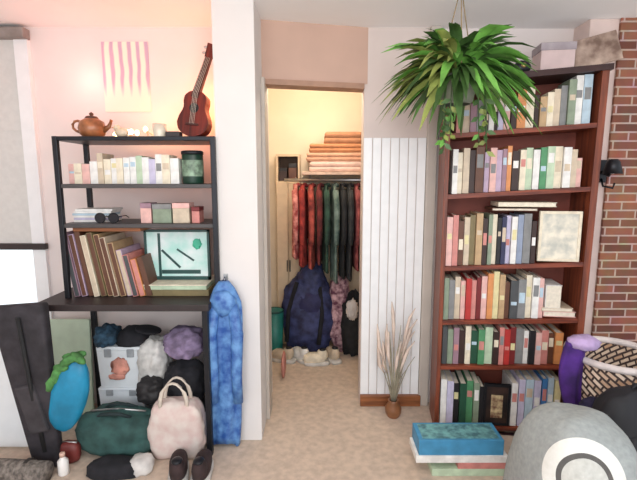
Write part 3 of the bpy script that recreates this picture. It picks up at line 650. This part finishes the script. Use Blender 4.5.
# ------------------------------------------------------------------ bookcase
P0 = Wf(434, 431); YAW = R(-8)
BW, BD = .77, .25
bc = thing('bookcase', P0, 'tall dark red wooden bookcase filled with books beside the brick wall', 'bookcase', rz=YAW)
BWt = .806    # a little wider at the top
zs = [W(437, yy, P0.y).z for yy in (134, 195, 267, 321, 366)] + [W(434, 426, P0.y).z]
ZT = W(437, 79, P0.y).z
RISE = .048 # boards climb slightly to the right
tt_ = .024
def right(z): return BW + (BWt - BW) * (z / ZT) * .55
def board(z, t_=.024, m=MAHOGH, name='shelf_board', x0=None, x1=None, d0=0.004, d1=BD - .01):
    xa = tt_ if x0 is None else x0; xb = (right(z) - tt_) if x1 is None else x1
    ra, rb = RISE * xa / BW, RISE * xb / BW
    return obj(name, MB().hexa([(xa, d0, z - t_ + ra), (xb, d0, z - t_ + rb), (xb, d1, z - t_ + rb), (xa, d1, z - t_ + ra), (xa, d0, z + ra), (xb, d0, z + rb), (xb, d1, z + rb), (xa, d1, z + ra)]), m, bc)
obj('side_panel', MB().box((0, 0, 0), (tt_, BD, ZT), .002), MAHOG, bc)
obj('side_panel', MB().hexa([(BW - tt_ * 1.4, 0, 0), (BW, 0, 0), (BW, BD, 0), (BW - tt_ * 1.4, BD, 0), (right(ZT) - tt_ * 1.4, 0, ZT + RISE), (right(ZT), 0, ZT + RISE), (right(ZT), BD, ZT + RISE), (right(ZT) - tt_ * 1.4, BD, ZT + RISE)]), MAHOG, bc)
obj('back_panel', MB().hexa([(tt_, BD - .01, .0), (BW - tt_, BD - .01, 0), (BW - tt_, BD, 0), (tt_, BD, 0), (tt_, BD - .01, ZT), (right(ZT) - tt_, BD - .01, ZT + RISE), (right(ZT) - tt_, BD, ZT + RISE), (tt_, BD, ZT)]), mat('dark_mahogany_back', (136, 64, 48), .6, var=.15, scale=6), bc)
board(ZT, .03, mat('near_black_cornice', (58, 30, 28), .5, var=.15), 'top_board', -.01, right(ZT) + .012, -.012, BD)
for z in zs: board(z)
obj('plinth', MB().box((tt_, .015, 0), (BW - tt_, .03, zs[-1] - .024)), mat('dark_plinth', (58, 30, 34), .6), bc)
Mb = Matrix.Translation(P0) @ Matrix.Rotation(YAW, 4, 'Z')
PXM = 2.44 / F
SN = ['top', 'second', 'third', 'fourth', 'fifth', 'bottom']
# (x0, x1, top row, colour, lean)
S = [
 [(444, 451, 104, 'rose'), (451.5, 459, 101, 'beige'), (459.5, 466, 106, 'mauve'), (466.5, 473, 103, 'grey'), (473.5, 479, 105, 'dark brown'), (479.5, 485, 99, 'white'), (485.5, 489, 104, 'dark brown'), (489.5, 495, 95, 'lavender'), (495.5, 502, 97, 'pink'), (503, 508.5, 100, 'dark brown'), (509, 518, 94, 'orange'), (518.5, 527, 92, 'cream'), (528, 532, 99, 'dark brown'), (533, 540, 101, 'tan'), (540.5, 547, 97, 'cream'), (547.5, 554, 94, 'beige'), (554.5, 561, 91, 'grey'), (561.5, 569, 86, 'sage'), (569.5, 577, 82, 'white'), (577.5, 586, 78, 'pale blue')],
 [(442, 447.5, 151, 'white'), (448, 453, 154, 'cream'), (453.5, 460, 150, 'beige'), (460.5, 466, 152, 'dark brown'), (466.5, 475, 149, 'brown'), (476, 481, 154, 'lilac'), (481.5, 488, 150, 'pink'), (488.5, 494, 152, 'lilac'), (494.5, 499, 151, 'mauve'), (499.5, 504, 148, 'orange'), (505, 512, 153, 'dark brown'), (513, 519, 152, 'cream'), (519.5, 526, 150, 'pale green'), (526.5, 533, 152, 'white'), (533.5, 540, 150, 'green'), (540.5, 548, 149, 'pale green'), (548.5, 556, 149, 'cream'), (556.5, 564, 150, 'white'), (564.5, 570, 152, 'beige'), (570.5, 576, 160, 'pink')],
 [(438, 444, 217, 'pink'), (444.5, 450, 215, 'rose'), (450.5, 456, 221, 'brown'), (456.5, 462, 217, 'beige'), (462.5, 468, 215, 'olive'), (468.5, 475, 213, 'tan'), (475.5, 480, 218, 'dark brown'), (481, 485, 214, 'sage'), (485.5, 490, 214, 'cream'), (490.5, 494, 217, 'black'), (494.5, 499, 216, 'navy'), (499.5, 504, 215, 'lavender'), (504.5, 510, 216, 'white'), (510.5, 516, 214, 'grey blue'), (516.5, 524, 213, 'grey'), (524.5, 529, 220, 'dark brown')],
 [(437, 442, 277, 'sage'), (442.5, 448, 279, 'grey'), (448.5, 454, 276, 'beige'), (454.5, 459, 280, 'pink'), (459.5, 465, 277, 'red'), (465.5, 470, 279, 'rose'), (470.5, 475, 276, 'dark red'), (475.5, 481, 275, 'pink'), (481.5, 487, 272, 'orange'), (487.5, 493, 270, 'yellow'), (493.5, 499, 273, 'tan'), (499.5, 504, 281, 'brown'), (504.5, 512, 279, 'dark grey'), (512.5, 520, 278, 'grey'), (520.5, 526, 274, 'cream'), (526.5, 533, 276, 'white'), (533.5, 538, 277, 'pink')],
 [(437, 442, 325, 'dark grey'), (442.5, 448, 328, 'sage'), (448.5, 454, 326, 'mauve'), (454.5, 460, 329, 'dark brown'), (460.5, 466, 324, 'cream'), (466.5, 473, 329, 'dark green'), (473.5, 480, 327, 'green'), (480.5, 488, 325, 'pale green'), (488.5, 494, 329, 'dark brown'), (494.5, 499, 324, 'rose'), (499.5, 505, 326, 'red'), (505.5, 511, 324, 'dark red'), (511.5, 519, 326, 'grey'), (519.5, 524, 328, 'white'), (524.5, 530, 327, 'black'), (530.5, 536, 329, 'pink'), (536.5, 543, 327, 'rose'), (543.5, 549, 330, 'brown'), (549.5, 557, 329, 'orange')],
 [(436, 442, 376, 'white'), (442.5, 449, 378, 'lavender'), (449.5, 455, 381, 'black'), (455.5, 462, 380, 'dark green'), (462.5, 469, 378, 'green'), (469.5, 475, 379, 'sage'), (475.5, 480, 383, 'black')]]
XL = [438, 438, 437.5, 436.5, 436, 435]; XR_ = [592, 585, 577, 572, 568, 562]
def u_of(k, x): return tt_ + (x - XL[k]) / (XR_[k] - XL[k]) * (right(zs[k]) - 2.4 * tt_)
YR = [134, 195, 267, 321, 366, 426]
for k, row in enumerate(S):
    for i, (xa, xb, yt, c) in enumerate(row):
        ua, ub_ = u_of(k, xa + .4), u_of(k, xb + .5)
        h = (YR[k] - yt - 8 * (xa - 440) / 140 * (1 if k < 3 else .6)) * PXM * (.97 if k < 5 else 1)
        zlim = ((ZT - .03 if k == 0 else zs[k - 1] - .024) - zs[k]) - .008
        h = min(h, zlim)
        setback = .012 + rnd.uniform(0, .02)
        lx = RISE * ub_ / BW + .0008
        lb = f'{c} book, {ORD[i]} from the left on the {SN[k]} shelf of bookcase'
        book(Mb @ Matrix.Translation((ua, setback, zs[k] + lx)), ub_ - ua - .0004, rnd.uniform(.15, .2), h, c, lb, f'books on the {SN[k]} shelf of the bookcase')
def flat_book(k, xa, xb, zoff, t_, c, label):
    ua, ub_ = u_of(k, xa), u_of(k, xb); M = Mb @ Matrix.Translation((ua, .02, zs[k] + zoff + RISE * ub_ / BW)) @ Matrix.Rotation(-math.atan(RISE / BW) * 0, 4, 'Y')
    o = obj('book', MB().box((0, 0, 0), (ub_ - ua, .17, .003)).box((0, 0, t_ - .003), (ub_ - ua, .17, t_)).box((0, 0, .003), (.003, .17, t_ - .003)), cm(c), base=False); o.matrix_world = M
    tag(o, label, 'book', 'books lying flat in the bookcase'); obj('page_block', MB().box((.003, .004, .003), (ub_ - ua - .004, .166, t_ - .003)), PAPER, o)
hC = (267 - 214) * PXM * .95
flat_book(2, 484, 530, hC + .0, .016, 'brown', 'brown book lying flat on top of the third shelf row')
flat_book(2, 490, 548, hC + .0175, .024, 'cream', 'cream book lying flat highest on the third shelf row')
flat_book(3, 539, 571, .001, .03, 'pink', 'pink book lying flat at right end of the fourth shelf, lower one')
flat_book(3, 537, 568, .0325, .02, 'beige', 'beige book lying flat at right end of fourth shelf, upper one')
flat_book(3, 540, 556, .054, .13, 'white', 'thick white book standing on two flat books, fourth shelf')
# framed cream prints on the third shelf and in the bottom compartment
def little_frame(k, xa, xb, yt, fm, pmx, label, d=.012):
    ua, ub_ = u_of(k, xa), u_of(k, xb); h = (YR[k] - yt) * PXM
    t = thing('framed_picture', Mb @ Vector((ua, d, zs[k] + RISE * ub_ / BW + .001)), label, 'picture', rz=YAW); w = ub_ - ua
    obj('frame', MB().box((0, 0, 0), (w, .02, .014)).box((0, 0, h - .014), (w, .02, h)).box((0, 0, .014), (.014, .02, h - .014)).box((w - .014, 0, .014), (w, .02, h - .014)), fm, t)
    a = obj('picture', MB().box((.012, .004, .012), (w - .012, .016, h - .012)), pmx, t); return t, w, h
little_frame(2, 532, 573, 219, cm('cream'), mat('pale_print', (238, 230, 212), .6, scale=18, c2=(190, 190, 180)), 'cream framed pale print at the right end of third shelf')
t, w, h = little_frame(5, 480, 506, 382, BLACK, mat('dark_photo', (64, 44, 38), .5, scale=12, c2=(20, 18, 20)), 'black framed small picture among the tall books on bottom shelf')
obj('mount', MB().box((w * .28, .0025, h * .18), (w * .72, .005, h * .74)), mat('gold_print', (214, 194, 150), .5, scale=30, c2=(110, 70, 56)), t)
for i, (xa, xb, yt, c, le) in enumerate([(507, 513, 380, 'white', 0), (514, 520, 376, 'lavender', 0), (520.5, 528, 376, 'pale blue', 0), (528.5, 535, 377, 'lavender', 0), (536, 541, 375, 'blue', 2), (541.5, 547, 374, 'pale blue', 3), (548, 554, 377, 'yellow', 5)]):
    ua, ub_ = u_of(5, xa), u_of(5, xb); book(Mb @ Matrix.Translation((ua, .015, zs[5] + RISE * ub_ / BW + .001)), ub_ - ua - .001, .2, (426 - yt) * PXM, c, f'tall {c} folder, {ORD[i]} right of the framed picture on bottom shelf', 'tall folders on the bottom shelf', lean=-R(le) * 0)
# row of white pages lying above the bottom row
ua, ub_ = u_of(4, 470), u_of(4, 553)
# top of bookcase: pink box, dark camera-like ornament, leaning board
zt_ = ZT + RISE * .6
def bcp(u, d, z): return Mb @ Vector((u, d, z))
ub0, ub1 = .5, .66
o = obj('storage_box', MB().box((0, 0, 0), (.17, .14, .13), .003), mat('dusty_pink_card', (220, 196, 194), .8, var=.05), base=False); o.matrix_world = Mb @ Matrix.Translation((.49, .1, ZT + RISE * .66 / BW + .001)); tag(o, 'dusty pink box on top of the bookcase beside the fern', 'box')
obj('lid', MB().box((-.004, -.004, .11), (.174, .144, .15), .003), mat('greyish_lid', (178, 166, 172), .7), o)
o = obj('leaning_board', MB().obox((.12, .0, .09), (.24, .016, .16), (R(-8), R(-14), 0), .002), mat('driftwood', (196, 172, 156), .8, c2=(120, 96, 84), scale=12), base=False); o.matrix_world = Mb @ Matrix.Translation((.68, .2, ZT + RISE * .9 / BW + .02)); tag(o, 'weathered wooden board leaning on top of the bookcase at right', 'board')
oc = thing('ornament', bcp(.385, .06, ZT + RISE * .385 / BW), 'small black round ornament on top of the bookcase below the fern', 'ornament', rz=YAW)
obj('body', MB().lump((0, 0, .035), (.045, .03, .036), 2, .08, sub=3, floor=0), BLACK, oc); obj('gold_knob', MB().lump((0, -.028, .04), (.014, .01, .014), 2, 0, sub=2), mat('old_gold', (196, 170, 110), .35, .6), oc)

# wall lamp on the brick wall, purple cloth, basket, black bag
wl = W(606, 172, 2.47)
lamp = thing('wall_lamp', (wl.x + .012, 2.493, wl.z - .1), 'black wall lamp mounted on the pale strip between bookcase and brick wall', 'lamp')
obj('back_plate', MB().box((-.03, .03, .04), (.03, .055, .17), .006), BLACK, lamp)
obj('arm', MB().tube([(0, .035, .1), (0, -.03, .08), (0, -.06, .12)], .009), BLACK, lamp)
obj('shade', MB().lathe((0, -.06, .1), [(.022, .07), (.034, .055), (.05, -.01), (.046, -.01), (.03, .05)], cap=False), BLACK, lamp)
obj('bulb', MB().lump((0, -.06, .115), (.022, .022, .028), amp=0, sub=3), mat('opal_bulb', (226, 224, 220), .3), lamp)
obj('scroll', MB().tube([(0, .03, .06), (-.02, -.02, .02), (.01, -.06, .01), (.03, -.04, .035)], .006), BLACK, lamp)

# wicker basket
def weave():
    m = bpy.data.materials.new('wicker'); m.use_nodes = True; n = m.node_tree.nodes; l = m.node_tree.links
    p = n['Principled BSDF']; p.inputs['Roughness'].default_value = .7
    tc = n.new('ShaderNodeTexCoord'); sx = n.new('ShaderNodeSeparateXYZ'); l.new(tc.outputs['Object'], sx.inputs[0])
    at = n.new('ShaderNodeMath'); at.operation = 'ARCTAN2'; l.new(sx.outputs[1], at.inputs[0]); l.new(sx.outputs[0], at.inputs[1])
    ml = n.new('ShaderNodeMath'); ml.operation = 'MULTIPLY'; ml.inputs[1].default_value = .26; l.new(at.outputs[0], ml.inputs[0])
    cb = n.new('ShaderNodeCombineXYZ'); l.new(ml.outputs[0], cb.inputs[0]); l.new(sx.outputs[2], cb.inputs[1])
    mp = n.new('ShaderNodeMapping'); mp.inputs['Rotation'].default_value = (0, 0, R(30)); l.new(cb.outputs[0], mp.inputs[0])
    b = n.new('ShaderNodeTexBrick'); l.new(mp.outputs[0], b.inputs['Vector']); b.inputs['Scale'].default_value = 1; b.inputs['Brick Width'].default_value = .06; b.inputs['Row Height'].default_value = .026; b.inputs['Mortar Size'].default_value = .006; b.inputs['Mortar Smooth'].default_value = .4
    b.inputs['Color1'].default_value = rgb(226, 206, 186); b.inputs['Color2'].default_value = rgb(176, 138, 108); b.inputs['Mortar'].default_value = rgb(62, 44, 40)
    l.new(b.outputs['Color'], p.inputs['Base Color'])
    bp = n.new('ShaderNodeBump'); bp.invert = True; bp.inputs['Distance'].default_value = .01; l.new(b.outputs['Fac'], bp.inputs['Height']); l.new(bp.outputs[0], p.inputs['Normal'])
    return m
bs = Vector((1.42, 1.96, 0)); bzt = W(605, 341, 2.14).z
bk_ = thing('laundry_basket', bs, 'tall woven wicker basket in front of the brick wall', 'basket')
obj('body', MB().lathe((0, 0, 0), [(.15, 0), (.16, .01), (.2, bzt * .6), (.205, bzt), (.19, bzt), (.185, bzt * .6), (.14, .02)], 40), weave(), bk_)
obj('rim', MB().tube([(.2 * math.cos(2 * math.pi * k / 40), .2 * math.sin(2 * math.pi * k / 40), bzt + .004) for k in range(41)], .017, 8), mat('pale_rim', (222, 210, 206), .7), bk_)
PUR = mat('violet_cloth', (84, 40, 136), .8, c2=(50, 22, 84), scale=9, bump=.3, bscale=20)
a_, b_ = W(576, 342, 1.9), W(576, 408, 1.9)
pc = thing('scarf', (a_.x, 1.9, b_.z), 'purple scarf hanging over the left rim of the wicker basket', 'scarf')
hp = a_.z - b_.z
mb = MB(); rows = []
for i in range(18):
    u = i / 17; ring = []
    for k in range(28):
        t_ = 2 * math.pi * k / 28; f = 1 + .3 * math.sin(4 * t_ + 3 * u) 
        ring.append(mb.bm.verts.new((.04 * (1 + .35 * math.sin(3 * u + .5)) * math.cos(t_) - .02 * math.sin(u * 3) + .015 * u, .03 * f * math.sin(t_), hp * (1 - u))))
    rows.append(ring)
mb._rings(rows); obj('drape', mb, PUR, pc)
obj('top_fold', MB().lump((.035, 0, hp * .99), (.07, .06, .035), 5, .2, sub=3), mat('pale_lilac_lining', (196, 170, 214), .8, var=.2), pc)
BN = mat('black_backpack_nylon', (30, 30, 36), .7, var=.2, scale=9, bump=.25, bscale=18)
q0 = W(628, 424, 1.6)
bb = thing('backpack', (q0.x + .07, 1.64, 0), 'black backpack slumped behind the grey beanbag at right edge', 'bag')
zt2 = W(628, 396, 1.62).z
obj('body', MB().lump((0, 0, zt2 * .5), (.2, .1, zt2 * .52), 6, .1, 2.4, (0, 0, 0), 4, 2.8, 0), BN, bb)
obj('front_pocket', MB().lump((-.02, -.085, zt2 * .5), (.13, .05, zt2 * .28), 8, .1, power=3), BN, bb)
obj('top_handle', MB().tube([(-.05, 0, zt2 * .97), (-.03, 0, zt2 * 1.06), (.03, 0, zt2 * 1.06), (.05, 0, zt2 * .97)], .009), BN, bb)
o = top('dark_jumper', MB().lump(W(594, 408, 1.74), (.06, .05, .045), 9, .3, sub=3), mat('ink_blue_knit', (44, 38, 70), .95, var=.2), 'ink blue jumper lying between purple scarf and black backpack', 'clothes')

# grey beanbag with concentric ring print
def ringmat(C):
    m = bpy.data.materials.new('grey_fabric_ring_print'); m.use_nodes = True; n = m.node_tree.nodes; l = m.node_tree.links
    p = n['Principled BSDF']; p.inputs['Roughness'].default_value = .95
    tc = n.new('ShaderNodeTexCoord'); vd = n.new('ShaderNodeVectorMath'); vd.operation = 'DISTANCE'; vd.inputs[1].default_value = C
    nz = n.new('ShaderNodeTexNoise'); nz.inputs['Scale'].default_value = 60; l.new(tc.outputs['Object'], nz.inputs['Vector'])
    l.new(tc.outputs['Object'], vd.inputs[0]); cr = n.new('ShaderNodeValToRGB'); cr.color_ramp.interpolation = 'CONSTANT'
    mr = n.new('ShaderNodeMath'); mr.operation = 'MULTIPLY'; mr.inputs[1].default_value = 2.5; l.new(vd.outputs['Value'], mr.inputs[0]); l.new(mr.outputs[0], cr.inputs[0])
    e = cr.color_ramp.elements; e[0].position = 0; e[0].color = rgb(190, 190, 184); e[1].position = .068 * 2.5; e[1].color = rgb(88, 86, 84)
    for pos, c in ((.083, (220, 220, 214)), (.128, (152, 157, 156))): k = e.new(pos * 2.5); k.color = rgb(*c)
    mx = n.new('ShaderNodeMix'); mx.data_type = 'RGBA'; mx.blend_type = 'OVERLAY'; mx.inputs[0].default_value = .25; l.new(cr.outputs[0], mx.inputs[6]); l.new(nz.outputs['Fac'], mx.inputs[7])
    l.new(mx.outputs[2], p.inputs['Base Color']); return m
gz = W(580, 408, 1.45).z
gb_ = thing('beanbag', (px(576, 1.42, gz), 1.42, 0), 'grey fabric beanbag with white ring print at the lower right', 'beanbag')
cw = W(586, 482, 1.24); C = cw - gb_.location
obj('cover', MB().lump((0, 0, gz * .47), (.195, .22, gz * .54), 3, .05, 1.6, (0, R(4), 0), 5, 2.6, 0), ringmat(C), gb_)

# flat boxes on the floor before the bookcase
fy = 1.98
def fbox(xa, xb, ya, yb, c, label, dy=0, name='board_game_box', dep=.17):
    A, B = W(xa, yb, fy + dy), W(xb, ya, fy + dy)
    z0, z1_ = max(0, A.z), B.z
    o = top(name, MB().box((A.x, fy + dy, z0), (B.x, fy + dy + dep, z0 + (z1_ - z0) * .45), .002), cm(c) if isinstance(c, str) else c, label, 'box', 'flat boxes stacked before the bookcase')
    child(o, 'lid', MB().box((A.x - .002, fy + dy - .002, z0 + (z1_ - z0) * .45), (B.x + .002, fy + dy + dep + .002, z1_), .002), o.data.materials[0])
    return o
g0 = Wf(450, 476).y - fy
zl = [W(460, y_, fy).z for y_ in (478, 469, 463, 456, 441)]; zl[0] = 0
LG = [('pale green', 432, 508, 'pale green flat box on the floor, lowest of the stack'), ('rose', 458, 506, 'rose flat box above the pale green one in the floor stack'), ('white', 416, 508, 'white flat box under the blue box in floor stack')]
for k, (c, xa, xb, lb) in enumerate(LG):
    A, B = px(xa, fy, zl[k]), px(xb, fy, zl[k])
    o = top('board_game_box', MB().box((A, fy, zl[k]), (B, fy + .16, zl[k + 1] - .0005), .002), cm(c), lb, 'box', 'flat boxes stacked before the bookcase')
BL = mat('bright_blue_card', (70, 148, 192), .5, var=.12, scale=12)
A, B = px(419, fy, zl[3]), px(504, fy, zl[3])
o = top('board_game_box', MB().box((A, fy + .005, zl[3]), (B, fy + .165, zl[4]), .003), BL, 'bright blue flat box on top of the floor stack', 'box', 'flat boxes stacked before the bookcase')
child(o, 'lid_print', MB().box((A + .02, fy + .02, zl[4] - .001), (B - .02, fy + .15, zl[4] + .001)), mat('teal_floral_print', (120, 178, 180), .5, scale=30, c2=(66, 110, 120)))

# dried stalks in a brown vase before the white boards
vp = Wf(393, 416); vz = .1
vs_ = thing('dried_plant', (vp.x, vp.y, 0), 'dried grass stalks in a small brown vase before the white boards', 'plant')
obj('vase', MB().lathe((0, 0, 0), [(.035, 0), (.05, .03), (.052, .06), (.03, .095), (.034, .11), (.026, .11), (.024, .09)], cap=False), mat('brown_vase', (150, 100, 66), .4, var=.15), vs_)
st = MB(); pl_ = MB()
for k in range(26):
    a0_ = rnd.uniform(0, 6.28); sp = rnd.uniform(.02, .13); hgt_ = rnd.uniform(.25, .62)
    e = Vector((sp * math.cos(a0_) + .03 * hgt_, sp * math.sin(a0_) * .35, hgt_)); pts = [Vector((0, 0, .06)).lerp(e, t_) + Vector((0, 0, .05 * math.sin(math.pi * t_))) for t_ in (0, .33, .66, 1)]
    st.tube(pts, [.004, .0035, .003, .002], 5)
    if k % 2 == 0: pl_.tube([pts[2], pts[3], pts[3] + Vector((.02 * math.cos(a0_) + .012, 0, .09)), pts[3] + Vector((.045 * math.cos(a0_) + .03, 0, .15))], [.004, .011, .010, .003], 6)
obj('stalks', st, mat('grey_olive_stalk', (172, 164, 142), .9, var=.2), vs_)
obj('plumes', pl_, mat('pale_plume', (228, 208, 194), .95, var=.1), vs_)

# ------------------------------------------------------------------ hanging fern
fx, fyv = px(458, 2.02, 2.0), 2.02
zp = W(455, 91, fyv).z
fern = thing('hanging_fern', (fx, fyv, zp - .06), 'big green fern in a hanging pot beside the bookcase top', 'plant')
obj('pot', MB().lathe((0, 0, 0), [(.06, 0), (.07, .01), (.095, .11), (.1, .12), (.088, .12), (.06, .03)], cap=False), mat('grey_green_pot', (128, 132, 116), .6, var=.15), fern)
obj('soil', MB().lathe((0, 0, .1), [(.088, 0), (.05, .006)]), mat('soil', (56, 42, 34), .95), fern)
for k in range(3):
    a_ = 2 * math.pi * k / 3 + .4; obj('cord', MB().tube([(.094 * math.cos(a_), .094 * math.sin(a_), .115), (0, 0, CEILZ - (zp - .06) - .05)], .0025, 5), mat('hemp_cord', (150, 130, 96), .9), fern)
obj('hook', MB().tube([(0, 0, CEILZ - (zp - .06)), (0, 0, CEILZ - (zp - .06) - .03), (.012, 0, CEILZ - (zp - .06) - .045), (0, 0, CEILZ - (zp - .06) - .058)], .004), CHROME, fern)
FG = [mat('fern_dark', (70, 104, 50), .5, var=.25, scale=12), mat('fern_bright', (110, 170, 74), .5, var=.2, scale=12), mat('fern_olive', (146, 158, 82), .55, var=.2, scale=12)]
fm = MB()
for k in range(330):
    a_ = rnd.uniform(0, 6.283); L = rnd.uniform(.18, .36); el = rnd.uniform(-.1, 1.25)
    d = Vector((math.cos(a_), math.sin(a_) * .7, 0)); s0 = Vector((d.x * .05, d.y * .05, .11 + rnd.uniform(0, .06)))
    pts = []
    for i in range(6):
        t_ = i / 5; pts.append(s0 + d * (L * t_ * math.cos(el * (1 - .3 * t_))) + Vector((0, 0, L * t_ * math.sin(el) * 1.15 - (.55 * L) * t_ * t_ * (1.0 + .3 * math.cos(el)))))
    side = d.cross(Vector((0, 0, 1))).normalized(); side = (side + Vector((0, 0, rnd.uniform(-.8, .8)))).normalized()
    wd = rnd.uniform(.013, .024)
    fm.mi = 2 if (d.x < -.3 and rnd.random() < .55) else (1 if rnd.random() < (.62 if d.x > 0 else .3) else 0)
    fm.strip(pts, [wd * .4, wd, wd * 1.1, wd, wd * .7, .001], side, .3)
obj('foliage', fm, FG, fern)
vm = MB()
for k in range(7):
    x0 = rnd.uniform(-.06, .06); y0__ = rnd.uniform(-.09, -.03); ln = rnd.uniform(.1, .22); pts = [Vector((x0, y0__, .11)), Vector((x0 * 1.5, y0__ - .04, .1)), Vector((x0 * 1.7, y0__ - .05, .0)), Vector((x0 * 1.8 + .01, y0__ - .045, -ln))]
    vm.mi = 0; vm.tube(pts, .0025, 5)
    for j in range(6):
        q = pts[2].lerp(pts[3], j / 5); dd_ = Vector((rnd.uniform(-1, 1), rnd.uniform(-.6, .2), -.3)).normalized(); vm.mi = rnd.choice((0, 0, 1, 2))
        vm.strip([q, q + dd_ * .02, q + dd_ * .045], [.002, .011, .001], dd_.cross(Vector((0, 1, 0.2))).normalized(), .2)
obj('trailing_stems', vm, FG, fern)
